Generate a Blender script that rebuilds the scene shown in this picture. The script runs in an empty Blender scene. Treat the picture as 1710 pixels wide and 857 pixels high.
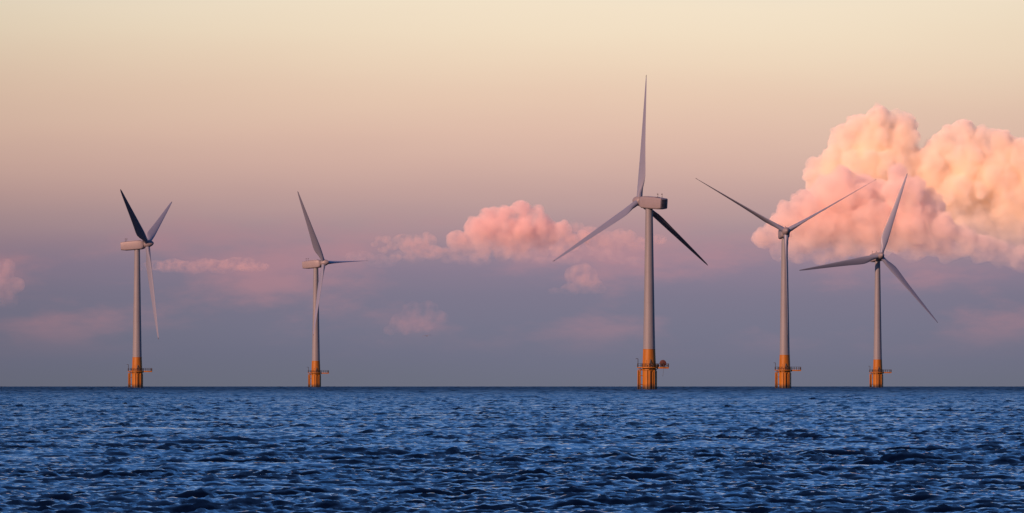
import bpy, bmesh, math, random
import numpy as np
from mathutils import Vector, Matrix

SC = bpy.context.scene
COL = SC.collection
R_EARTH = 7.4e6          # effective radius with refraction
CAM_H = 2.5
FPX = 13175.0            # focal length in photo pixels (1710 wide)
W0, HZN = 1710.0, 646.0  # photo width, horizon row
DIP = math.sqrt(2 * CAM_H / R_EARTH)

# ------------------------------------------------------------------ camera
cd = bpy.data.cameras.new('camera')
cam = bpy.data.objects.new('camera', cd)
COL.objects.link(cam)
cd.sensor_width = 36.0
cd.lens = 36.0 * FPX / W0
cd.clip_start = 1.0
cd.clip_end = 300000.0
cam.location = (0, 0, CAM_H)
cam.rotation_euler = (math.radians(90) + (HZN - 428.5) / FPX - DIP, 0, 0)
SC.camera = cam

# ------------------------------------------------------------------ light
SUN_EL, SUN_AZ = 23.0, 43.0      # degrees; azimuth: to the left of straight behind the camera
SUN_DIR = Vector((-math.sin(math.radians(SUN_AZ)) * math.cos(math.radians(SUN_EL)),
                  -math.cos(math.radians(SUN_AZ)) * math.cos(math.radians(SUN_EL)),
                  math.sin(math.radians(SUN_EL))))
sl = bpy.data.lights.new('sun', 'SUN')
sl.energy = 5.0
sl.angle = math.radians(1.5)
sl.color = (1.0, 0.49, 0.32)
sun = bpy.data.objects.new('sun', sl)
COL.objects.link(sun)
sun.rotation_euler = SUN_DIR.to_track_quat('Z', 'Y').to_euler()

SC.view_settings.view_transform = 'Standard'
SC.view_settings.look = 'None'
SC.view_settings.exposure = 0.3
SC.view_settings.gamma = 1.0
SC.view_settings.use_curve_mapping = False
SC.render.engine = 'CYCLES'
SC.cycles.volume_bounces = 40
SC.cycles.max_bounces = 44
SC.cycles.transparent_max_bounces = 64
SC.cycles.use_denoising = True
SC.cycles.volume_step_rate = 0.12
SC.cycles.volume_max_steps = 512
SC.cycles.sample_clamp_indirect = 4.0


def lin(r, g, b):
    f = lambda c: (c / 255 / 12.92) if c / 255 <= 0.04045 else ((c / 255 + 0.055) / 1.055) ** 2.4
    return (f(r), f(g), f(b), 1.0)


class NT:
    """small helper to write node trees"""
    def __init__(self, tree):
        self.t = tree
        tree.nodes.clear()

    def n(self, kind, **kw):
        nd = self.t.nodes.new(kind)
        for k, v in kw.items():
            if k.startswith('i_'):
                nd.inputs[k[2:].replace('_', ' ')].default_value = v
            else:
                setattr(nd, k, v)
        return nd

    def l(self, a, b):
        self.t.links.new(a, b)

    def math(self, op, a, b=None, c=None, clamp=False):
        nd = self.t.nodes.new('ShaderNodeMath')
        nd.operation = op
        nd.use_clamp = clamp
        for i, v in enumerate((a, b, c)):
            if v is None:
                continue
            if isinstance(v, (int, float)):
                nd.inputs[i].default_value = v
            else:
                self.l(v, nd.inputs[i])
        return nd.outputs[0]


world = bpy.data.worlds.new('World')
SC.world = world
world.use_nodes = True
T = NT(world.node_tree)
wo = T.n('ShaderNodeOutputWorld')
sky = T.n('ShaderNodeTexSky', sky_type='NISHITA')
sky.sun_disc = False
sky.sun_elevation = math.radians(SUN_EL)
sky.sun_rotation = math.radians(180 + SUN_AZ)
sky.altitude = 0.0
sky.air_density = 1.0
sky.dust_density = 0.4
sky.ozone_density = 3.0
bg_sky = T.n('ShaderNodeBackground')
bg_sky.inputs['Strength'].default_value = 0.05
tint = T.n('ShaderNodeMix', data_type='RGBA', blend_type='MULTIPLY')
tint.inputs['Factor'].default_value = 1.0
tint.inputs['B'].default_value = (0.62, 0.92, 1.45, 1)     # the deep blue of the dusk sky overhead
T.l(sky.outputs[0], tint.inputs['A'])
T.l(tint.outputs['Result'], bg_sky.inputs['Color'])
# the dusk band just above the horizon: layered haze, coloured by elevation
tc = T.n('ShaderNodeTexCoord')
sep = T.n('ShaderNodeSeparateXYZ')
T.l(tc.outputs['Generated'], sep.inputs[0])
mp = T.n('ShaderNodeMapping')
mp.inputs['Scale'].default_value = (9, 9, 55)
T.l(tc.outputs['Generated'], mp.inputs['Vector'])
nz = T.n('ShaderNodeTexNoise')
nz.inputs['Scale'].default_value = 1.0
nz.inputs['Detail'].default_value = 5.0
nz.inputs['Roughness'].default_value = 0.5
T.l(mp.outputs[0], nz.inputs['Vector'])
zoff = T.math('MULTIPLY_ADD', nz.outputs['Fac'], 0.0070, -0.0035)
zz = T.math('ADD', sep.outputs['Z'], zoff)
# the sky colour is a little darker towards the left of the view
azi = T.math('MULTIPLY_ADD', T.math('POWER', T.math('ABSOLUTE', T.math('SUBTRACT', sep.outputs['X'], 0.02)), 2.0), -22.0, 1.0)
azi = T.math('MAXIMUM', azi, 0.7)
E0 = -0.001
stops = [(646, (109, 112, 128)), (600, (113, 114, 134)), (550, (119, 118, 138)), (500, (127, 121, 141)),
         (455, (140, 126, 145)), (410, (158, 135, 147)), (365, (176, 148, 151)), (320, (195, 161, 156)),
         (270, (211, 175, 163)), (215, (223, 188, 170)), (160, (231, 200, 177)), (105, (237, 212, 186)),
         (50, (241, 221, 194)), (0, (243, 226, 200))]
ZTOP = 0.20
ramp = T.n('ShaderNodeValToRGB')
ramp.color_ramp.interpolation = 'EASE'
ramp.color_ramp.interpolation = 'LINEAR'
els = ramp.color_ramp.elements
pts = [((HZN - y) / FPX - DIP, lin(*c)) for y, c in stops]
pts.append((0.056, lin(205, 205, 210)))
pts.append((0.078, lin(145, 182, 232)))
pts.append((0.20, lin(78, 140, 222)))
for i, (z, c) in enumerate(pts):
    p = max(0.0, (z - E0) / (ZTOP - E0))
    if i < 2:
        e = els[i]
        e.position = p
    else:
        e = els.new(p)
    e.color = c
fr = T.math('DIVIDE', T.math('SUBTRACT', zz, E0), ZTOP - E0, clamp=True)
T.l(fr, ramp.inputs[0])
# far thin cloud veils in the lower sky
mp2 = T.n('ShaderNodeMapping')
mp2.inputs['Scale'].default_value = (38, 38, 120)
mp2.inputs['Location'].default_value = (1.9, 0.2, 0.35)
T.l(tc.outputs['Generated'], mp2.inputs['Vector'])
nz2 = T.n('ShaderNodeTexNoise')
nz2.inputs['Scale'].default_value = 1.0
nz2.inputs['Detail'].default_value = 7.0
nz2.inputs['Roughness'].default_value = 0.55
T.l(mp2.outputs[0], nz2.inputs['Vector'])
v1 = T.n('ShaderNodeMapRange', interpolation_type='SMOOTHSTEP')
v1.inputs['From Min'].default_value = 0.44
v1.inputs['From Max'].default_value = 0.68
T.l(nz2.outputs['Fac'], v1.inputs['Value'])
w1 = T.n('ShaderNodeMapRange', interpolation_type='SMOOTHSTEP')
w1.inputs['From Min'].default_value = 0.002
w1.inputs['From Max'].default_value = 0.010
T.l(sep.outputs['Z'], w1.inputs['Value'])
w2 = T.n('ShaderNodeMapRange', interpolation_type='SMOOTHSTEP')
w2.inputs['From Min'].default_value = 0.024
w2.inputs['From Max'].default_value = 0.015
T.l(sep.outputs['Z'], w2.inputs['Value'])
veil = T.math('MULTIPLY', T.math('MULTIPLY', v1.outputs[0], w1.outputs[0]), T.math('MULTIPLY', w2.outputs[0], 0.52))
vm = T.n('ShaderNodeMix', data_type='RGBA')
vm.inputs['B'].default_value = lin(196, 140, 146)
T.l(veil, vm.inputs['Factor'])
T.l(ramp.outputs[0], vm.inputs['A'])
mulc = T.n('ShaderNodeVectorMath', operation='SCALE')
T.l(vm.outputs['Result'], mulc.inputs[0])
T.l(azi, mulc.inputs['Scale'])
bg_band = T.n('ShaderNodeBackground')
bg_band.inputs['Strength'].default_value = 0.815
T.l(mulc.outputs[0], bg_band.inputs['Color'])
mixs = T.n('ShaderNodeMixShader')
mr = T.n('ShaderNodeMapRange', interpolation_type='SMOOTHSTEP')
mr.inputs['From Min'].default_value = 0.14
mr.inputs['From Max'].default_value = 0.46
T.l(sep.outputs['Z'], mr.inputs['Value'])
T.l(mr.outputs[0], mixs.inputs[0])
T.l(bg_band.outputs[0], mixs.inputs[1])
T.l(bg_sky.outputs[0], mixs.inputs[2])
T.l(mixs.outputs[0], wo.inputs['Surface'])

# ------------------------------------------------------------------ materials


def paint(name, col, rough=0.45, dirt=None, dirt_amt=0.25, scale=0.6, streak=8.0, spec=0.4, tide=False):
    m = bpy.data.materials.new(name)
    m.use_nodes = True
    t = NT(m.node_tree)
    out = t.n('ShaderNodeOutputMaterial')
    b = t.n('ShaderNodeBsdfPrincipled')
    b.inputs['Roughness'].default_value = rough
    b.inputs['Specular IOR Level'].default_value = spec
    tcc = t.n('ShaderNodeTexCoord')
    mpp = t.n('ShaderNodeMapping')
    mpp.inputs['Scale'].default_value = (scale, scale, scale / streak)
    t.l(tcc.outputs['Object'], mpp.inputs[0])
    nn = t.n('ShaderNodeTexNoise')
    nn.inputs['Scale'].default_value = 1.0
    nn.inputs['Detail'].default_value = 6.0
    nn.inputs['Roughness'].default_value = 0.65
    t.l(mpp.outputs[0], nn.inputs['Vector'])
    mx = t.n('ShaderNodeMix', data_type='RGBA')
    mx.inputs['A'].default_value = (*col, 1)
    d = dirt or tuple(c * 0.55 for c in col)
    mx.inputs['B'].default_value = (*d, 1)
    f = t.n('ShaderNodeMapRange')
    f.inputs['From Min'].default_value = 0.42
    f.inputs['From Max'].default_value = 0.78
    f.inputs['To Max'].default_value = dirt_amt * 2
    t.l(nn.outputs['Fac'], f.inputs['Value'])
    t.l(f.outputs[0], mx.inputs['Factor'])
    res = mx.outputs['Result']
    if tide:    # weed and wet dirt up to the high water mark
        sp = t.n('ShaderNodeSeparateXYZ')
        t.l(tcc.outputs['Object'], sp.inputs[0])
        hz = t.math('MULTIPLY_ADD', nn.outputs['Fac'], -2.2, sp.outputs['Z'])
        tf = t.n('ShaderNodeMapRange')
        tf.inputs['From Min'].default_value = 0.9
        tf.inputs['From Max'].default_value = -0.5
        t.l(hz, tf.inputs['Value'])
        m2 = t.n('ShaderNodeMix', data_type='RGBA')
        m2.inputs['B'].default_value = (0.03, 0.022, 0.012, 1)
        t.l(tf.outputs[0], m2.inputs['Factor'])
        t.l(res, m2.inputs['A'])
        res = m2.outputs['Result']
    t.l(res, b.inputs['Base Color'])
    t.l(b.outputs[0], out.inputs['Surface'])
    return m


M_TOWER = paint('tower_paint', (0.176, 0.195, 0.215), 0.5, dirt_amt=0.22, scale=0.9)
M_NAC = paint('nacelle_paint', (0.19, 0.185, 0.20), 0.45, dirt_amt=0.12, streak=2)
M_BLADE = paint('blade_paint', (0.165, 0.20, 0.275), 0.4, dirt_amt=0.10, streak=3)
M_DARK = paint('dark_panel', (0.05, 0.04, 0.04), 0.6)
M_ORANGE = paint('orange_yellow_paint', (0.30, 0.118, 0.0015), 0.5, dirt=(0.13, 0.036, 0.004), dirt_amt=0.35, scale=1.3, tide=True)
M_ALGAE = paint('waterline_growth', (0.02, 0.022, 0.015), 0.7, streak=1)
M_STEEL = paint('dark_steel', (0.025, 0.02, 0.02), 0.5)
M_REEL = paint('reel_rust_red', (0.055, 0.014, 0.008), 0.6, scale=2, streak=1)

# ------------------------------------------------------------------ mesh helpers


def ring(bm, c, ax, r, n, ph=0.0):
    ax = Vector(ax).normalized()
    a = ax.orthogonal().normalized()
    b = ax.cross(a)
    return [bm.verts.new(Vector(c) + r * (math.cos(2 * math.pi * i / n + ph) * a + math.sin(2 * math.pi * i / n + ph) * b)) for i in range(n)]


def bridge(bm, r0, r1):
    n = len(r0)
    for i in range(n):
        bm.faces.new((r0[i], r0[(i + 1) % n], r1[(i + 1) % n], r1[i]))


def lathe(bm, prof, n=32, org=(0, 0, 0), ax=(0, 0, 1)):
    """prof: (radius, distance along axis); capped both ends"""
    ax = Vector(ax).normalized()
    org = Vector(org)
    rs = [ring(bm, org + ax * h, ax, r, n) for r, h in prof]
    for a, b in zip(rs[:-1], rs[1:]):
        bridge(bm, a, b)
    bm.faces.new(list(reversed(rs[0])))
    bm.faces.new(rs[-1])


def tube(bm, p, q, r, n=10):
    p, q = Vector(p), Vector(q)
    lathe(bm, [(r, 0), (r, (q - p).length)], n, p, q - p)


def box(bm, c, s, rot=0.0, bev=0.0):
    res = bmesh.ops.create_cube(bm, size=1.0)
    vs = res['verts']
    M = Matrix.Translation(c) @ Matrix.Rotation(rot, 4, 'Z') @ Matrix.Diagonal((*s, 1))
    bmesh.ops.transform(bm, matrix=M, verts=vs)
    if bev:
        es = list({e for v in vs for e in v.link_edges})
        bmesh.ops.bevel(bm, geom=es, offset=bev, segments=2, affect='EDGES', profile=0.5)


def mesh_of(name, bm, mat, smooth=True, angle=35):
    bmesh.ops.recalc_face_normals(bm, faces=bm.faces[:])
    for f in bm.faces:
        f.smooth = smooth
    if smooth:
        for e in bm.edges:
            if len(e.link_faces) == 2 and e.calc_face_angle(0) > math.radians(angle):
                e.smooth = False
    me = bpy.data.meshes.new(name)
    bm.to_mesh(me)
    bm.free()
    for m in (mat if isinstance(mat, (list, tuple)) else [mat]):
        me.materials.append(m)
    return me


def put(name, me, parent=None, M=None):
    o = bpy.data.objects.new(name, me)
    COL.objects.link(o)
    if parent is not None:
        o.parent = parent
    if M is not None:
        o.matrix_local = M
    return o


def tag(o, label=None, cat=None, group=None, kind=None):
    if label:
        o['label'] = label
    if cat:
        o['category'] = cat
    if group:
        o['group'] = group
    if kind:
        o['kind'] = kind
    return o


# ------------------------------------------------------------------ sea
def fft_tile(size, n, lo, hi, seed, hs, peak, wind, spread):
    """one periodic square of sea: height and horizontal displacement (metres)"""
    rng = np.random.default_rng(seed)
    k1 = 2 * np.pi * np.fft.fftfreq(n, size / n)
    kx, ky = np.meshgrid(k1, k1, indexing='ij')
    k = np.hypot(kx, ky)
    k[0, 0] = 1
    lam = 2 * np.pi / k
    kp = 2 * np.pi / peak
    S = k ** -4.0 * np.exp(-1.25 * (kp / k) ** 2)
    c = (kx * math.cos(wind) + ky * math.sin(wind)) / k
    D = np.where(c > 0, np.abs(c) ** spread, 0.06 * np.abs(c) ** spread) + 0.02
    S = S * D
    S[(lam < lo) | (lam > hi)] = 0
    S[0, 0] = 0
    a = (rng.normal(size=(n, n)) + 1j * rng.normal(size=(n, n))) * np.sqrt(S)
    h = np.fft.ifft2(a)
    norm = 1.0 / np.std(h.real)
    hx = np.fft.ifft2(-1j * kx / k * a).real * norm
    hy = np.fft.ifft2(-1j * ky / k * a).real * norm
    h = h.real * norm
    s = hs / 4.0
    return h * s, hx * s, hy * s, size, n


def sample(tile, x, y, rot):
    h, hx, hy, size, n = tile
    c, s = math.cos(rot), math.sin(rot)
    u = (c * x + s * y) / size * n
    v = (-s * x + c * y) / size * n
    i0 = np.floor(u).astype(np.int64)
    j0 = np.floor(v).astype(np.int64)
    fu, fv = u - i0, v - j0
    i0 %= n
    j0 %= n
    i1 = (i0 + 1) % n
    j1 = (j0 + 1) % n
    def bi(a):
        return (a[i0, j0] * (1 - fu) * (1 - fv) + a[i1, j0] * fu * (1 - fv) + a[i0, j1] * (1 - fu) * fv + a[i1, j1] * fu * fv)
    H, X, Y = bi(h), bi(hx), bi(hy)
    return H, c * X - s * Y, s * X + c * Y


WIND = math.radians(-104)
SEA_T = [
    (fft_tile(101.0, 1024, 0.4, 30, 3, 0.165, 1.6, WIND, 5.0), 0.0, 1.0),
    (fft_tile(27.7, 1024, 0.10, 0.4, 8, 0.055, 0.5, WIND + 0.25, 3.0), 0.35, 1.0),
    (fft_tile(611.0, 512, 7.0, 80, 5, 0.26, 12.0, WIND - 0.2, 3.0), 0.2, 1.0),
]


GUST = fft_tile(487.0, 256, 14.0, 200, 21, 4.0, 45.0, math.radians(-90), 1.0)


def build_sea():
    rows = [0.5, 20.0, 60.0, 100.0]
    d = 110.0
    while d < 7600:
        rows.append(d)
        d += min(max(0.11, d / 1250.0), 2.0)
    rows += [7800, 8500, 10000, 14000, 22000, 40000]
    rows = np.array(rows)
    core = np.radians(np.concatenate([np.linspace(-11, -4.56, 105), np.linspace(-4.5, 4.5, 430), np.linspace(4.56, 11, 105)]))
    side = np.radians(np.array([12, 15, 20, 30, 45, 60, 80, 100, 120, 140, 160, 180.0]))
    ang = np.concatenate([-side[::-1], core, side[:-1]])
    nr, na = len(rows), len(ang)
    dd, aa = np.meshgrid(rows, ang, indexing='ij')
    x = dd * np.sin(aa)
    y = dd * np.cos(aa)
    z = -dd ** 2 / (2 * R_EARTH)
    ox, oy = np.zeros_like(x), np.zeros_like(x)
    chop = 0.5
    damp = np.clip((8200 - dd) / 1200, 0, 1)
    gust = np.clip(1.0 + 0.24 * sample(GUST, x, y, 0.1)[0], 0.35, 1.9)      # cat's paws: rougher and calmer patches
    for q_, (tile, rot, g) in enumerate(SEA_T):
        H, X, Y = sample(tile, x, y, rot)
        if q_ < 2:
            H, X, Y = H * gust, X * gust, Y * gust
        z = z + H * g * damp
        ox += X * g * chop * damp
        oy += Y * g * chop * damp
    x = x + ox
    y = y + oy
    co = np.stack([x, y, z], -1).reshape(-1, 3).astype(np.float32)
    i = np.arange(nr - 1)[:, None]
    j = np.arange(na)[None, :]
    j2 = (j + 1) % na
    q = np.stack(np.broadcast_arrays(i * na + j, i * na + j2, (i + 1) * na + j2, (i + 1) * na + j), -1).reshape(-1, 4)
    q = q[:, ::-1].astype(np.int32)
    me = bpy.data.meshes.new('sea')
    me.vertices.add(len(co))
    me.vertices.foreach_set('co', co.ravel())
    me.loops.add(q.size)
    me.loops.foreach_set('vertex_index', np.ascontiguousarray(q).ravel())
    me.polygons.add(len(q))
    me.polygons.foreach_set('loop_start', np.arange(0, q.size, 4, dtype=np.int32))
    me.polygons.foreach_set('use_smooth', np.ones(len(q), bool))
    me.update(calc_edges=True)
    m = bpy.data.materials.new('sea_water')
    m.use_nodes = True
    t = NT(m.node_tree)
    out = t.n('ShaderNodeOutputMaterial')
    b = t.n('ShaderNodeBsdfPrincipled')
    b.inputs['Base Color'].default_value = (0.0004, 0.002, 0.010, 1)
    b.inputs['Roughness'].default_value = 0.12
    b.inputs['IOR'].default_value = 1.235
    tcc = t.n('ShaderNodeTexCoord')
    ln = t.n('ShaderNodeVectorMath', operation='LENGTH')
    t.l(tcc.outputs['Object'], ln.inputs[0])
    # wavelets too small for the mesh: ripples near by, ever more of the wave field farther out
    rg = t.n('ShaderNodeMapRange')
    rg.inputs['From Min'].default_value = 150
    rg.inputs['From Max'].default_value = 2500
    rg.inputs['To Min'].default_value = 0.06
    rg.inputs['To Max'].default_value = 0.42
    t.l(ln.outputs['Value'], rg.inputs['Value'])
    t.l(rg.outputs[0], b.inputs['Roughness'])
    mpp = t.n('ShaderNodeMapping')
    mpp.inputs['Scale'].default_value = (5.0, 7.0, 5.0)
    t.l(tcc.outputs['Object'], mpp.inputs[0])
    nn = t.n('ShaderNodeTexNoise')
    nn.inputs['Scale'].default_value = 1.0
    nn.inputs['Detail'].default_value = 3.0
    nn.inputs['Roughness'].default_value = 0.6
    t.l(mpp.outputs[0], nn.inputs['Vector'])
    sub = t.n('ShaderNodeVectorMath', operation='SUBTRACT')
    sub.inputs[1].default_value = (0.5, 0.5, 0.5)
    t.l(nn.outputs['Color'], sub.inputs[0])
    sc = t.n('ShaderNodeVectorMath', operation='MULTIPLY')
    sc.inputs[1].default_value = (0.14, 0.14, 0.0)
    t.l(sub.outputs[0], sc.inputs[0])
    ge = t.n('ShaderNodeNewGeometry')
    ad = t.n('ShaderNodeVectorMath', operation='ADD')
    mp3 = t.n('ShaderNodeMapping')
    mp3.inputs['Scale'].default_value = (0.22, 0.10, 0.22)
    t.l(tcc.outputs['Object'], mp3.inputs[0])
    n3 = t.n('ShaderNodeTexNoise')
    n3.inputs['Scale'].default_value = 1.0
    n3.inputs['Detail'].default_value = 2.0
    t.l(mp3.outputs[0], n3.inputs['Vector'])
    s3 = t.n('ShaderNodeVectorMath', operation='SUBTRACT')
    s3.inputs[1].default_value = (0.5, 0.5, 0.5)
    t.l(n3.outputs['Color'], s3.inputs[0])
    g3 = t.n('ShaderNodeMapRange')
    g3.inputs['From Min'].default_value = 300
    g3.inputs['From Max'].default_value = 2200
    g3.inputs['To Min'].default_value = 0.0
    g3.inputs['To Max'].default_value = 1.7
    t.l(ln.outputs['Value'], g3.inputs['Value'])
    m3 = t.n('ShaderNodeVectorMath', operation='SCALE')
    t.l(s3.outputs[0], m3.inputs[0])
    t.l(g3.outputs[0], m3.inputs['Scale'])
    a3 = t.n('ShaderNodeVectorMath', operation='MULTIPLY_ADD')
    a3.inputs[1].default_value = (1, 1, 0)
    t.l(m3.outputs[0], a3.inputs[0])
    t.l(sc.outputs[0], a3.inputs[2])
    t.l(ge.outputs['Normal'], ad.inputs[0])
    t.l(a3.outputs[0], ad.inputs[1])
    nrm = t.n('ShaderNodeVectorMath', operation='NORMALIZE')
    t.l(ad.outputs[0], nrm.inputs[0])
    t.l(nrm.outputs[0], b.inputs['Normal'])
    t.l(b.outputs[0], out.inputs['Surface'])
    me.materials.append(m)
    return tag(put('sea', me), kind='structure')


build_sea()

# ------------------------------------------------------------------ wind turbines
HUB_Z, TOWER_TOP = 59.8, 57.75
BLADE_R = 40.0
OVERHANG = 4.4


def blade_mesh():
    # r, chord, thickness, twist(deg), offset of chord centre towards the trailing edge
    st = [(0.9, 1.85, 1.85, 0, 0), (2.4, 1.85, 1.85, 0, 0), (4.2, 2.25, 1.55, 14, 0.12), (6.2, 3.0, 1.15, 13, 0.42),
          (8.2, 3.45, 0.92, 11, 0.62), (10.5, 3.35, 0.78, 9.5, 0.62), (14, 2.95, 0.62, 7.5, 0.52), (19, 2.45, 0.48, 5, 0.40),
          (25, 1.92, 0.35, 3, 0.30), (31, 1.38, 0.23, 1.5, 0.20), (36, 0.92, 0.14, 0.6, 0.12), (38.6, 0.62, 0.09, 0.2, 0.06),
          (39.6, 0.36, 0.05, 0, 0.02), (40.0, 0.12, 0.03, 0, 0.0)]
    bm = bmesh.new()
    N = 20
    loops = []
    for k, (r, c, th, tw, off) in enumerate(st):
        w = min(1.0, max(0.0, (r - 2.4) / 5.0))
        vs = []
        for i in range(N):
            a = 2 * math.pi * i / N
            cx = math.cos(a)
            cy = math.sin(a)
            # airfoil: full nose on -x side, thin tail on +x side
            e = cy * (1 - w * 0.62 * (0.5 + 0.5 * cx) ** 1.2)
            px = cx * c / 2 + off
            py = e * th / 2 * (1 + 0.12 * w)
            t = math.radians(tw)
            X = px * math.cos(t) - py * math.sin(t)
            Y = px * math.sin(t) + py * math.cos(t)
            vs.append(bm.verts.new((X, Y, r)))
        loops.append(vs)
    for a, b in zip(loops[:-1], loops[1:]):
        bridge(bm, a, b)
    bm.faces.new(list(reversed(loops[0])))
    bm.faces.new(loops[-1])
    # local axes: z = span, +x = trailing edge, y = thickness
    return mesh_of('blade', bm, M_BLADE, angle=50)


def tip_mesh():
    bm = bmesh.new()
    lathe(bm, [(0.09, 39.3), (0.11, 39.7), (0.04, 40.12)], 8)
    return mesh_of('tip_receptor', bm, M_STEEL)


def sec(bm, y, w, h, zc, r, n=5):
    """rounded rectangle ring in the xz plane at y"""
    vs = []
    for qx, qz, a0 in ((1, 1, 0), (-1, 1, 90), (-1, -1, 180), (1, -1, 270)):
        for i in range(n):
            a = math.radians(a0 + 90 * i / (n - 1))
            vs.append(bm.verts.new((qx * (w / 2 - r) + r * math.cos(a), y, zc + qz * (h / 2 - r) + r * math.sin(a))))
    return vs


# nacelle frame: +y = towards the rotor, origin on the tower axis at hub height
def nacelle_mesh():
    bm = bmesh.new()
    prof = [(-5.15, 3.35, 3.65, -0.10, 0.5), (-4.9, 3.4, 3.72, -0.10, 0.55), (0.0, 3.4, 3.78, -0.10, 0.55), (2.0, 3.35, 3.7, -0.12, 0.6),
            (2.9, 3.05, 3.35, -0.10, 0.9), (3.12, 2.7, 3.0, -0.06, 1.1)]
    ls = [sec(bm, *p) for p in prof]
    for a, b in zip(ls[:-1], ls[1:]):
        bridge(bm, a, b)
    bm.faces.new(ls[0])
    bm.faces.new(ls[-1])
    box(bm, (0, -1.2, 1.82), (2.3, 5.2, 0.12), bev=0.04)
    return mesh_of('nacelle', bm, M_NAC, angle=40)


def vent_mesh():
    bm = bmesh.new()
    prof = [(-6.75, 3.0, 3.1, 0.0, 0.45), (-6.68, 3.2, 3.3, -0.02, 0.5), (-5.16, 3.36, 3.66, -0.10, 0.5)]
    ls = [sec(bm, *p) for p in prof]
    for a, b in zip(ls[:-1], ls[1:]):
        bridge(bm, a, b)
    bm.faces.new(ls[0])
    bm.faces.new(ls[-1])
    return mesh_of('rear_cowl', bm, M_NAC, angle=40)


def louvre_mesh():
    bm = bmesh.new()
    for k in range(6):
        box(bm, (0, -6.77, -1.1 + k * 0.42), (2.3, 0.06, 0.30))
    return mesh_of('rear_vent', bm, M_DARK, False)


def antenna_mesh(s):
    bm = bmesh.new()
    tube(bm, (s * 0.95, -4.7, 1.6), (s * 0.95, -4.7, 3.1), 0.05, 8)
    tube(bm, (s * 0.95, -4.7, 1.6), (s * 0.95, -4.7, 2.1), 0.10, 8)
    tube(bm, (s * 0.95, -4.95, 2.75), (s * 0.95, -4.45, 2.75), 0.04, 6)
    box(bm, (s * 0.95, -4.45, 2.85), (0.16, 0.16, 0.24))
    return mesh_of('antenna', bm, M_STEEL)


def hub_mesh():
    bm = bmesh.new()
    lathe(bm, [(1.25, -1.22), (1.5, -1.1), (1.58, -0.4), (1.55, 0.5), (1.36, 1.3), (1.02, 2.05), (0.55, 2.6), (0.12, 2.86)], 28, (0, 0, 0), (0, 1, 0))
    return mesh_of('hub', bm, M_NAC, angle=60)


def tower_mesh():
    bm = bmesh.new()
    zs = [12.7, 27, 42, 57.75]
    rr = lambda z: 1.92 + (1.16 - 1.92) * ((z - 12.7) / (57.75 - 12.7)) ** 0.92
    prof = []
    for i in range(25):
        z = 12.7 + (57.75 - 12.7) * i / 24
        prof.append((rr(z), z))
    lathe(bm, prof, 40)
    for z in (27.6, 42.4):
        lathe(bm, [(rr(z) + 0.004, z - 0.05), (rr(z) + 0.02, z - 0.05), (rr(z) + 0.02, z + 0.05), (rr(z) + 0.004, z + 0.05)], 40)
    lathe(bm, [(1.17, 57.3), (1.27, 57.4), (1.27, 58.15), (1.1, 58.2)], 32)
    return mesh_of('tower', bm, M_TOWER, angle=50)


def transition_mesh():
    bm = bmesh.new()
    lathe(bm, [(2.13, 6.6), (2.10, 8.5), (1.935, 12.66), (1.99, 12.67), (1.99, 12.80), (1.93, 12.81)], 40)
    return mesh_of('transition_piece', bm, M_ORANGE, angle=40)


def pile_mesh():
    bm = bmesh.new()
    lathe(bm, [(2.12, -4), (2.12, 6.0), (2.30, 6.05), (2.30, 6.55), (2.0, 6.6)], 40)
    return mesh_of('pile', bm, M_ORANGE, angle=40)


def growth_mesh():
    bm = bmesh.new()
    lathe(bm, [(2.14, -4), (2.17, 0.9), (2.125, 1.35)], 40)
    return mesh_of('waterline_band', bm, M_ALGAE, angle=60)


def pipe_mesh(a, r, d, z1):
    bm = bmesh.new()
    x, y = d * math.sin(a), -d * math.cos(a)
    tube(bm, (x, y, -4), (x, y, z1), r, 12)
    for z in (1.8, 4.0, z1 - 0.5):
        tube(bm, (x, y, z), (x * 0.86, y * 0.86, z), r * 0.6, 8)
    return mesh_of('cable_pipe', bm, M_ORANGE)


def landing_mesh():
    bm = bmesh.new()
    for x, r in ((-3.52, 0.21), (-2.82, 0.21)):
        tube(bm, (x, -0.35, -4), (x, -0.35, 6.1), r, 12)
        tube(bm, (x, -0.35, 6.09), (-2.0, 0.0, 6.35), 0.16, 10)
        for z in (1.6, 4.4):
            tube(bm, (x, -0.35, z), (-2.0, -0.1, z), 0.11, 8)
    for x in (-3.34, -3.0):
        tube(bm, (x, -0.42, -3.5), (x, -0.42, 6.9), 0.05, 8)
    for k in range(32):
        z = -3.2 + k * 0.31
        tube(bm, (-3.33, -0.42, z), (-3.01, -0.42, z), 0.025, 6)
    # back plate of the landing between the two fender tubes
    box(bm, (-3.17, -0.18, 1.05), (0.42, 0.05, 9.6))
    return mesh_of('boat_landing', bm, M_ORANGE)


def platform_mesh():
    bm = bmesh.new()
    lathe(bm, [(2.14, 6.75), (3.05, 6.80), (3.05, 7.12), (2.11, 7.13)], 36)
    box(bm, (-3.0, -0.2, 6.955), (1.7, 1.9, 0.30), bev=0.02)
    box(bm, (4.45, -0.2, 6.95), (3.5, 2.5, 0.31), bev=0.02)
    for y in (-1.3, 0.9):
        box(bm, (4.3, y, 6.84), (3.8, 0.16, 0.46))
    for a in range(0, 360, 45):
        x, y = math.cos(math.radians(a)), math.sin(math.radians(a))
        tube(bm, (x * 2.1, y * 2.1, 6.1), (x * 2.9, y * 2.9, 6.8), 0.10, 8)
    return mesh_of('platform', bm, M_ORANGE, angle=30)


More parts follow.
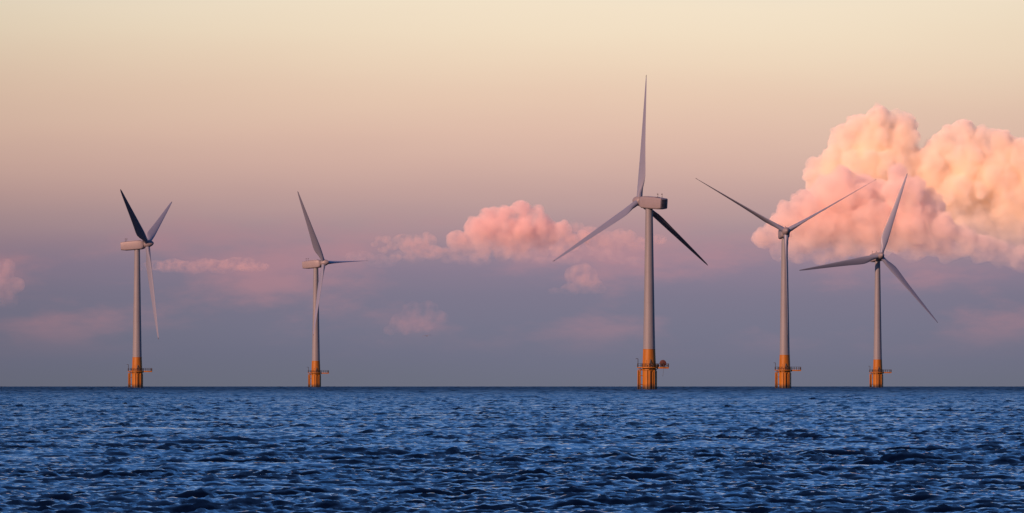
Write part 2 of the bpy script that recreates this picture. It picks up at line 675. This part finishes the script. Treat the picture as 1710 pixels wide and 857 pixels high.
def railing_mesh():
    bm = bmesh.new()
    Z0, Z1 = 7.1, 8.2
    path = [(-3.7, -1.05), (-2.6, -1.05), (-2.2, -2.0), (-1.2, -2.72), (0, -2.98), (1.2, -2.72), (2.2, -2.0), (2.75, -1.4), (3.6, -1.4), (4.5, -1.4), (5.4, -1.4), (6.15, -1.4),
            (6.15, 1.0), (5.4, 1.0), (4.5, 1.0), (3.6, 1.0), (2.75, 1.0), (2.2, 2.0), (1.2, 2.72), (0, 2.98), (-1.2, 2.72), (-2.2, 2.0), (-2.6, 0.7), (-3.7, 0.7)]
    for i, (x, y) in enumerate(path):
        tube(bm, (x, y, Z0), (x, y, Z1), 0.085, 6)
        x2, y2 = path[(i + 1) % len(path)]
        for z in (Z1, (Z0 + Z1) / 2):
            tube(bm, (x, y, z), (x2, y2, z), 0.05, 6)
    return mesh_of('railing', bm, M_STEEL)


def davit_mesh():
    bm = bmesh.new()
    tube(bm, (-3.55, -0.9, 7.1), (-3.55, -0.9, 9.75), 0.10, 10)
    tube(bm, (-3.55, -0.9, 9.72), (-4.15, -0.9, 9.82), 0.075, 8)
    tube(bm, (-4.15, -0.9, 9.85), (-4.28, -0.9, 9.55), 0.05, 8)
    box(bm, (-3.6, -0.9, 7.65), (0.38, 0.4, 1.05), bev=0.03)
    return mesh_of('davit_crane', bm, M_STEEL)


def cabinet_mesh():
    bm = bmesh.new()
    box(bm, (5.98, -1.05, 7.62), (0.42, 0.5, 0.98), bev=0.03)
    return mesh_of('control_box', bm, M_STEEL)


def stair_mesh():
    """steep A shaped ladder stand at the tower door"""
    bm = bmesh.new()
    for s in (-1, 1):
        tube(bm, (0.35 + s * 0.42, -2.75, 7.1), (0.35, -2.12, 9.6), 0.10, 8)
    for k in range(6):
        f = k / 6
        w = 0.42 * (1 - f)
        y = -2.75 + 0.63 * f
        box(bm, (0.35, y, 7.25 + 2.3 * f), (2 * w, 0.12, 0.22))
    return mesh_of('door_ladder', bm, M_STEEL)


def door_mesh():
    bm = bmesh.new()
    box(bm, (-0.95, -1.93, 8.3), (0.30, 0.10, 2.1), rot=-0.45)
    return mesh_of('cable_conduit', bm, M_ORANGE)


ME = dict(blade=blade_mesh(), tip=tip_mesh(), nac=nacelle_mesh(), vent=vent_mesh(), louvre=louvre_mesh(), an0=antenna_mesh(-1), an1=antenna_mesh(1),
          hub=hub_mesh(), tower=tower_mesh(), trans=transition_mesh(), pile=pile_mesh(), growth=growth_mesh(), landing=landing_mesh(), platform=platform_mesh(),
          railing=railing_mesh(), davit=davit_mesh(), cabinet=cabinet_mesh(), stair=stair_mesh(), door=door_mesh())
PIPES = [pipe_mesh(a, r, d, z) for a, r, d, z in ((0.10, 0.20, 2.42, 6.0), (0.45, 0.14, 2.36, 5.6), (0.72, 0.20, 2.42, 6.2), (-0.28, 0.10, 2.3, 6.3), (1.45, 0.16, 2.34, 5.95))]


def place(px, d):
    """a spot on the sea d metres out, in the direction of photo column px"""
    return Vector(((px - W0 / 2) / FPX * d, d, -d * d / (2 * R_EARTH)))


def turbine(px, d, nx, ny, thetas, pitch, label, tilt=6.0, cone=2.0):
    root = bpy.data.objects.new('wind_turbine', None)
    COL.objects.link(root)
    root.location = place(px, d)
    root.empty_display_size = 3
    tag(root, label, 'wind turbine', 'offshore wind turbines standing in the sea')
    pile = put('pile', ME['pile'], root)
    for p in PIPES:
        put('cable_pipe', p, pile)
    put('boat_landing', ME['landing'], root)
    tp = put('transition_piece', ME['trans'], root)
    put('cable_conduit', ME['door'], tp)
    pf = put('platform', ME['platform'], root)
    put('railing', ME['railing'], pf)
    put('davit_crane', ME['davit'], pf)
    put('control_box', ME['cabinet'], pf)
    put('door_ladder', ME['stair'], pf)
    put('tower', ME['tower'], root)
    n = Vector((nx, ny, 0)).normalized()
    u = Vector((-n.y, n.x, 0))                    # in the rotor plane, horizontal
    if u.x < 0:
        u = -u
    t = math.radians(tilt)
    ax = (n * math.cos(t) + Vector((0, 0, 1)) * math.sin(t)).normalized()
    v = (Vector((0, 0, 1)) * math.cos(t) - n * math.sin(t)).normalized()
    # nacelle: +y along its own slightly flatter axis
    t2 = math.radians(tilt - 1.5)
    ay = (n * math.cos(t2) + Vector((0, 0, 1)) * math.sin(t2)).normalized()
    side = ay.cross(Vector((0, 0, 1))).normalized()
    up = side.cross(ay)
    Mn = Matrix((side, ay, up)).transposed().to_4x4()
    Mn.translation = Vector((0, 0, HUB_Z - OVERHANG * math.sin(t)))
    nac = put('nacelle', ME['nac'], root, Mn)
    rc = put('rear_cowl', ME['vent'], nac)
    put('rear_vent', ME['louvre'], nac)
    put('antenna', ME['an0'], nac)
    put('antenna', ME['an1'], nac)
    hc = n * OVERHANG * math.cos(t) + Vector((0, 0, HUB_Z))
    s2 = ax.cross(v).normalized()
    Mh = Matrix((s2, ax, v)).transposed().to_4x4()
    Mh.translation = hc
    put('hub', ME['hub'], root, Mh)
    for th in thetas:
        a = math.radians(th)
        rad = u * math.sin(a) + v * math.cos(a)
        c = math.radians(cone)
        span = (rad * math.cos(c) + ax * math.sin(c)).normalized()
        # feathered: trailing edge points away from the wind (-axis); pitch swings it into the plane
        te0 = (-ax + span * ax.dot(span)).normalized()
        tan = span.cross(te0).normalized()
        p = math.radians(90 - pitch)
        te = te0 * math.cos(p) + tan * math.sin(p)
        th_ax = span.cross(te)
        Mb = Matrix((te, th_ax, span)).transposed().to_4x4()
        Mb.translation = hc
        b = put('blade', ME['blade'], root, Mb)
        put('tip_receptor', ME['tip'], b)
    return root


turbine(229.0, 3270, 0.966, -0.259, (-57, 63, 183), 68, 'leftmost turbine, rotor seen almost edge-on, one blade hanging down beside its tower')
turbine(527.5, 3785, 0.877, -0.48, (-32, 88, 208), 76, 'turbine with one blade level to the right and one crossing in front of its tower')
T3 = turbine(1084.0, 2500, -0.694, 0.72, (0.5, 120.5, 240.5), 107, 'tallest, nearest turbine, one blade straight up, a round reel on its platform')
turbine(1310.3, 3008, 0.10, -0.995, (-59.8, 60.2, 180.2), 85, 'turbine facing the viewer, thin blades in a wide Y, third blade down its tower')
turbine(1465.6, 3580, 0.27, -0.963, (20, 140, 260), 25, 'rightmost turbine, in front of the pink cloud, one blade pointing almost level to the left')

# reel and box standing on the platform of the nearest turbine
B3 = place(1084.0, 2500)


def reel():
    root = bpy.data.objects.new('cable_reel', None)
    COL.objects.link(root)
    root.location = B3 + Vector((4.35, -0.2, 7.11))
    tag(root, 'rust red round cable reel standing on the platform arm of the nearest turbine', 'cable reel')
    bm = bmesh.new()
    lathe(bm, [(0.55, -0.5), (0.55, 0.5)], 24, (0, 0, 1.22), (0, 1, 0))
    put('drum', mesh_of('drum', bm, M_REEL), root)
    for s in (-1, 1):
        bm = bmesh.new()
        lathe(bm, [(1.0, -0.05), (1.06, -0.03), (1.06, 0.03), (1.0, 0.05)], 32, (0, s * 0.55, 1.22), (0, 1, 0))
        put('flange', mesh_of('flange', bm, M_REEL), root)
    bm = bmesh.new()
    for s in (-1, 1):
        for k in (-1, 1):
            tube(bm, (k * 0.75, s * 0.72, 0.0), (0, s * 0.72, 1.22), 0.09, 8)
        tube(bm, (-0.8, s * 0.72, 0.06), (0.8, s * 0.72, 0.06), 0.07, 8)
    tube(bm, (0, -0.8, 1.22), (0, 0.8, 1.22), 0.09, 10)
    put('stand', mesh_of('stand', bm, M_STEEL), root)
    bm = bmesh.new()
    pts = [(0.2, -1.35, 0.1), (0.12, -1.5, -0.4), (0.12, -1.5, -1.6), (-0.1, -1.5, -3.0)]
    tube(bm, (0.2, -0.5, 0.3), pts[0], 0.035, 6)
    for a, b in zip(pts[:-1], pts[1:]):
        tube(bm, a, b, 0.035, 6)
    put('rope', mesh_of('rope', bm, M_STEEL), root)


reel()
bm = bmesh.new()
box(bm, (0, 0, 0.40), (0.85, 0.9, 0.8), bev=0.05)
box(bm, (0, 0, 0.86), (0.6, 0.6, 0.14), bev=0.03)
for k in (-1, 1):
    box(bm, (k * 0.3, -0.47, 0.4), (0.06, 0.06, 0.7))
eb = put('equipment_box', mesh_of('equipment_box', bm, M_STEEL))
eb.location = B3 + Vector((2.75, -0.6, 7.13))
tag(eb, 'small dark equipment box beside the tower foot, left of the round reel', 'equipment box')

# ------------------------------------------------------------------ bird
def bird():
    bm = bmesh.new()
    lathe(bm, [(0.005, -0.26), (0.045, -0.16), (0.075, 0.0), (0.065, 0.10), (0.045, 0.17), (0.05, 0.21), (0.035, 0.26), (0.012, 0.30), (0.006, 0.34)], 12, (0, 0, 0), (1, 0, 0))
    for s in (-1, 1):
        prev = None
        for y, x, c, z in ((0.03, 0.02, 0.20, 0.02), (0.25, 0.05, 0.17, 0.10), (0.42, 0.04, 0.15, 0.09), (0.60, -0.03, 0.09, 0.03), (0.70, -0.10, 0.02, -0.01)):
            cur = [bm.verts.new((x + c / 2, s * y, z)), bm.verts.new((x, s * y, z + 0.018)), bm.verts.new((x - c / 2, s * y, z)), bm.verts.new((x, s * y, z - 0.01))]
            if prev:
                bridge(bm, prev, cur)
            else:
                bm.faces.new(cur)
            prev = cur
        bm.faces.new(prev)
    vs = [bm.verts.new(c) for c in ((-0.22, 0.02, 0.01), (-0.22, -0.02, 0.01), (-0.38, -0.07, 0.0), (-0.38, 0.07, 0.0), (-0.22, 0.02, -0.01), (-0.22, -0.02, -0.01), (-0.38, -0.07, -0.012), (-0.38, 0.07, -0.012))]
    for f in ((0, 1, 2, 3), (7, 6, 5, 4), (0, 4, 5, 1), (1, 5, 6, 2), (2, 6, 7, 3), (3, 7, 4, 0)):
        bm.faces.new([vs[i] for i in f])
    o = put('gull', mesh_of('gull', bm, paint('gull_plumage', (0.16, 0.15, 0.16), 0.7)))
    d = 1150.0
    o.location = ((713 - W0 / 2) / FPX * d, d, CAM_H + ((HZN - 561) / FPX - DIP) * d)
    o.rotation_euler = (math.radians(8), 0, math.radians(-75))
    tag(o, 'tiny grey bird gliding over the sea between the second and the nearest turbine', 'bird')


bird()

# ------------------------------------------------------------------ clouds
CD = 40000.0


def ico(sub):
    bm = bmesh.new()
    bmesh.ops.create_icosphere(bm, subdivisions=sub, radius=1.0)
    v = np.array([x.co[:] for x in bm.verts])
    f = np.array([[x.index for x in p.verts] for p in bm.faces])
    bm.free()
    return v, f


ICO = ico(2)


def vol_mat(name, dens, col, z0, z1, size, aniso=-0.25, tear=(0.34, 0.62)):
    """cloud vapour: dense above, thinning and tattered towards the foot (local heights z0..z1)"""
    m = bpy.data.materials.new(name)
    m.use_nodes = True
    t = NT(m.node_tree)
    out = t.n('ShaderNodeOutputMaterial')
    ab = t.n('ShaderNodeVolumePrincipled')
    ab.inputs['Color'].default_value = (*col, 1)
    ab.inputs['Anisotropy'].default_value = aniso
    tcc = t.n('ShaderNodeTexCoord')
    nn = t.n('ShaderNodeTexNoise')
    nn.inputs['Scale'].default_value = 1.0 / size
    nn.inputs['Detail'].default_value = 4.0
    t.l(tcc.outputs['Object'], nn.inputs['Vector'])
    sp = t.n('ShaderNodeSeparateXYZ')
    t.l(tcc.outputs['Object'], sp.inputs[0])
    z = t.math('MULTIPLY_ADD', nn.outputs['Fac'], (z1 - z0) * 0.9, sp.outputs['Z'])
    mr = t.n('ShaderNodeMapRange', interpolation_type='SMOOTHSTEP')
    mr.inputs['From Min'].default_value = z0 + (z1 - z0) * 0.45
    mr.inputs['From Max'].default_value = z1 + (z1 - z0) * 0.45
    mr.inputs['To Min'].default_value = 0.02 * dens
    mr.inputs['To Max'].default_value = dens
    t.l(z, mr.inputs['Value'])
    # torn, billowing inner structure
    n2 = t.n('ShaderNodeTexNoise')
    n2.inputs['Scale'].default_value = 1.0 / (size * 1.3)
    n2.inputs['Detail'].default_value = 6.0
    n2.inputs['Roughness'].default_value = 0.52
    t.l(tcc.outputs['Object'], n2.inputs['Vector'])
    m2 = t.n('ShaderNodeMapRange', interpolation_type='SMOOTHSTEP')
    m2.inputs['From Min'].default_value = tear[0]
    m2.inputs['From Max'].default_value = tear[1]
    m2.inputs['To Max'].default_value = 1.6
    t.l(n2.outputs['Fac'], m2.inputs['Value'])
    t.l(t.math('MULTIPLY', mr.outputs[0], m2.outputs[0]), ab.inputs['Density'])
    t.l(ab.outputs[0], out.inputs['Volume'])
    m.cycles.volume_sampling = 'MULTIPLE_IMPORTANCE'
    return m


def tex(name, size, depth=3):
    t = bpy.data.textures.new(name, 'CLOUDS')
    t.noise_scale = size
    t.noise_depth = depth
    t.noise_basis = 'ORIGINAL_PERLIN'
    return t


def cloud(lobes, label, dens, col, seed, dist=CD, voxel=4.5, depth=0.5, kids=(22, 8), amp=(0.11, 0.08), name='cumulus_cloud', flat=1.0, fade=(0.0, 0.45), wide=1.0, tear=(0.25, 0.60)):
    """lobes: (column, row, radius, depth shift) in photo pixels, built in metres at its own distance"""
    rng = random.Random(seed)
    s = dist / FPX
    balls = []
    for L in lobes:
        x, y, r = L[:3]
        dz = L[3] if len(L) > 3 else rng.uniform(-0.6, 0.6) * r
        c = Vector(((x - W0 / 2) * s, dist + dz * s * depth, CAM_H + ((HZN - y) / FPX - DIP) * dist))
        R = r * s
        balls.append((c, R))
        for _ in range(kids[0]):
            dvec = Vector((rng.gauss(0, 1), rng.gauss(0, 1) - 0.5, rng.gauss(0, 1) + 0.35)).normalized()
            r1 = R * rng.uniform(0.14, 0.46)
            c1 = c + dvec * (R * rng.uniform(0.68, 0.86))
            balls.append((c1, r1))
            for _ in range(kids[1]):
                d2 = (Vector((rng.gauss(0, 1), rng.gauss(0, 1), rng.gauss(0, 1))).normalized() + dvec * 0.7).normalized()
                balls.append((c1 + d2 * r1 * rng.uniform(0.66, 0.88), r1 * rng.uniform(0.22, 0.42)))
    v, f = ICO
    org = sum((b[0] for b in balls), Vector()) / len(balls)
    C = np.array([(b[0] - org)[:] for b in balls])
    Rr = np.array([b[1] for b in balls])
    V = (v[None] * Rr[:, None, None] * np.array([wide, 1, flat]) + C[:, None]).reshape(-1, 3)
    F = (f[None] + (np.arange(len(balls)) * len(v))[:, None, None]).reshape(-1, 3)
    me = bpy.data.meshes.new('raw')
    me.from_pydata(V.tolist(), [], F.tolist())
    tmp = bpy.data.objects.new('raw', me)
    COL.objects.link(tmp)
    md = tmp.modifiers.new('r', 'REMESH')
    md.mode = 'VOXEL'
    md.voxel_size = voxel
    mean_r = float(np.mean([L[2] for L in lobes])) * s
    for k, (sz, a) in enumerate(((0.9, amp[0]), (0.30, amp[1]), (0.11, amp[1] * 0.5))):
        dm = tmp.modifiers.new('d%d' % k, 'DISPLACE')
        dm.texture = tex('cloud_noise', mean_r * sz)
        dm.strength = mean_r * a * 2
        dm.mid_level = 0.5
        dm.texture_coords = 'LOCAL'
    md2 = tmp.modifiers.new('r2', 'REMESH')
    md2.mode = 'VOXEL'
    md2.voxel_size = voxel
    dg = bpy.context.evaluated_depsgraph_get()
    m2 = bpy.data.meshes.new_from_object(tmp.evaluated_get(dg))
    m2.name = name
    bpy.data.objects.remove(tmp)
    bpy.data.meshes.remove(me)
    m2.materials.clear()
    zc = np.array([(b[0] - org).z for b in balls])
    za, zb = float((zc - Rr).min()), float((zc + Rr).max())
    m2.materials.append(vol_mat(name + '_vapour', dens, col, za + (zb - za) * fade[0], za + (zb - za) * fade[1], mean_r * 0.9, tear=tear))
    o = put(name, m2)
    o.location = org
    tag(o, label, 'cloud', 'clouds above the horizon')
    return o


big = [(1470, 207, 30), (1437, 215, 27), (1508, 210, 26), (1460, 242, 40), (1412, 240, 30), (1400, 268, 30), (1502, 245, 36), (1442, 285, 50), (1492, 285, 50),
       (1358, 272, 13), (1356, 292, 15), (1378, 305, 30), (1535, 275, 30)]
big2 = [(1608, 222, 24), (1588, 240, 29), (1640, 234, 25), (1567, 255, 28), (1620, 268, 45), (1670, 240, 27), (1700, 258, 28), (1722, 275, 45), (1660, 292, 50),
        (1558, 292, 42), (1600, 322, 50), (1690, 330, 52), (1745, 330, 60), (1700, 385, 45), (1650, 380, 40), (1740, 400, 50)]
front = [(1400, 325, 40), (1352, 345, 32), (1322, 365, 30), (1440, 335, 45), (1302, 383, 26), (1276, 398, 19), (1360, 380, 44), (1410, 378, 45), (1460, 370, 45),
         (1498, 290, 18), (1505, 330, 38), (1520, 375, 42), (1570, 395, 36), (1332, 418, 24), (1425, 402, 28), (1500, 396, 30), (1545, 345, 30), (1300, 420, 16), (1370, 425, 20), (1400, 425, 18), (1460, 418, 20), (1530, 415, 20), (1480, 335, 34), (1375, 350, 34)]
low = [(1610, 405, 26), (1585, 412, 26), (1640, 415, 24), (1670, 425, 22), (1700, 432, 22), (1560, 410, 20), (1730, 430, 30)]
fill = [(1330, 385, 24), (1370, 390, 32), (1420, 395, 36), (1470, 395, 36), (1520, 400, 36), (1680, 400, 36), (1620, 410, 26), (1540, 300, 34), (1530, 330, 40), (1460, 320, 40), (1580, 340, 44), (1620, 370, 44), (1560, 370, 40), (1400, 310, 30)]
cloud([(a, b, c, 40) for a, b, c in big + big2 + fill], 'tall cream and peach cumulus bank, highest cloud of all, running off the right edge', 0.019, (1.0, 0.96, 0.875), 1, dist=41500, fade=(0.05, 0.5))
cloud(front + low, 'salmon pink cumulus bulging in front of the cream bank, behind the two right turbines', 0.0125, (1.0, 0.90, 0.84), 3, dist=40000, fade=(0.0, 0.6))
mid = [(870, 353, 20), (845, 363, 20), (895, 368, 22), (800, 388, 26), (830, 388, 32), (870, 393, 35), (910, 390, 27), (772, 408, 20), (940, 386, 16), (800, 420, 22), (840, 420, 18), (762, 426, 12), (955, 405, 16), (975, 395, 12), (760, 400, 16), (820, 365, 20), (870, 425, 18), (900, 425, 15), (930, 415, 15)]
cloud(mid, 'rose pink cumulus in mid sky, left of the nearest turbine', 0.013, (1.0, 0.84, 0.80), 5, fade=(0.0, 0.7))
cloud([(960, 378, 11), (985, 392, 15), (1003, 402, 20), (1040, 397, 17), (1062, 408, 15), (1020, 415, 14), (1100, 400, 10)],
      'thin pink cloud behind the tower of the nearest turbine', 0.0045, (0.99, 0.80, 0.76), 6, wide=1.5, kids=(12, 4), tear=(0.34, 0.64))
cloud([(690, 408, 18), (712, 402, 13), (672, 402, 12), (645, 400, 7), (692, 430, 13), (722, 422, 14), (655, 412, 7), (632, 398, 5), (640, 418, 7), (625, 408, 5), (660, 430, 8), (745, 420, 8)],
      'small ragged pink cloud just left of the rose pink cumulus', 0.0055, (0.99, 0.80, 0.76), 7, wide=1.5, kids=(12, 4), tear=(0.34, 0.64))
cloud([(970, 460, 20), (985, 478, 16), (952, 484, 12), (925, 487, 8), (1005, 484, 7)], 'faint pink puff low in the sky, left of the nearest tower', 0.0035, (0.98, 0.78, 0.75), 8, wide=1.5, kids=(12, 4), tear=(0.34, 0.64))
cloud([(262, 443, 10), (288, 445, 14), (318, 446, 13), (345, 441, 11), (372, 446, 13), (402, 441, 14), (424, 446, 11), (240, 447, 6)],
      'long pink cloud streak between the two left turbines', 0.005, (0.99, 0.78, 0.74), 9, flat=0.9, wide=2.6, kids=(8, 3), tear=(0.36, 0.66))
cloud([(5, 448, 18), (-4, 480, 24), (22, 476, 16), (10, 500, 18), (-30, 460, 30)], 'pink cloud cut by the left edge of the photo', 0.003, (0.98, 0.78, 0.76), 10, kids=(12, 4), wide=1.3, tear=(0.34, 0.66))
cloud([(690, 520, 16), (715, 515, 14), (672, 540, 18), (705, 540, 18), (650, 552, 9), (635, 574, 7), (735, 530, 12)], 'barely visible mauve cloud patch low over the sea in mid photo', 0.0013, (0.97, 0.74, 0.75), 11, wide=1.3, tear=(0.34, 0.66))
cloud([(600 + 38 * k, 428 + 9 * math.sin(k * 1.7), 12 + 3 * math.sin(k * 2.9), 30) for k in range(13)],
      'long hazy mauve cloud band under the rose pink cumulus', 0.0018, (0.97, 0.80, 0.80), 12, dist=40500, flat=0.9, wide=2.2, kids=(10, 4), tear=(0.34, 0.64))
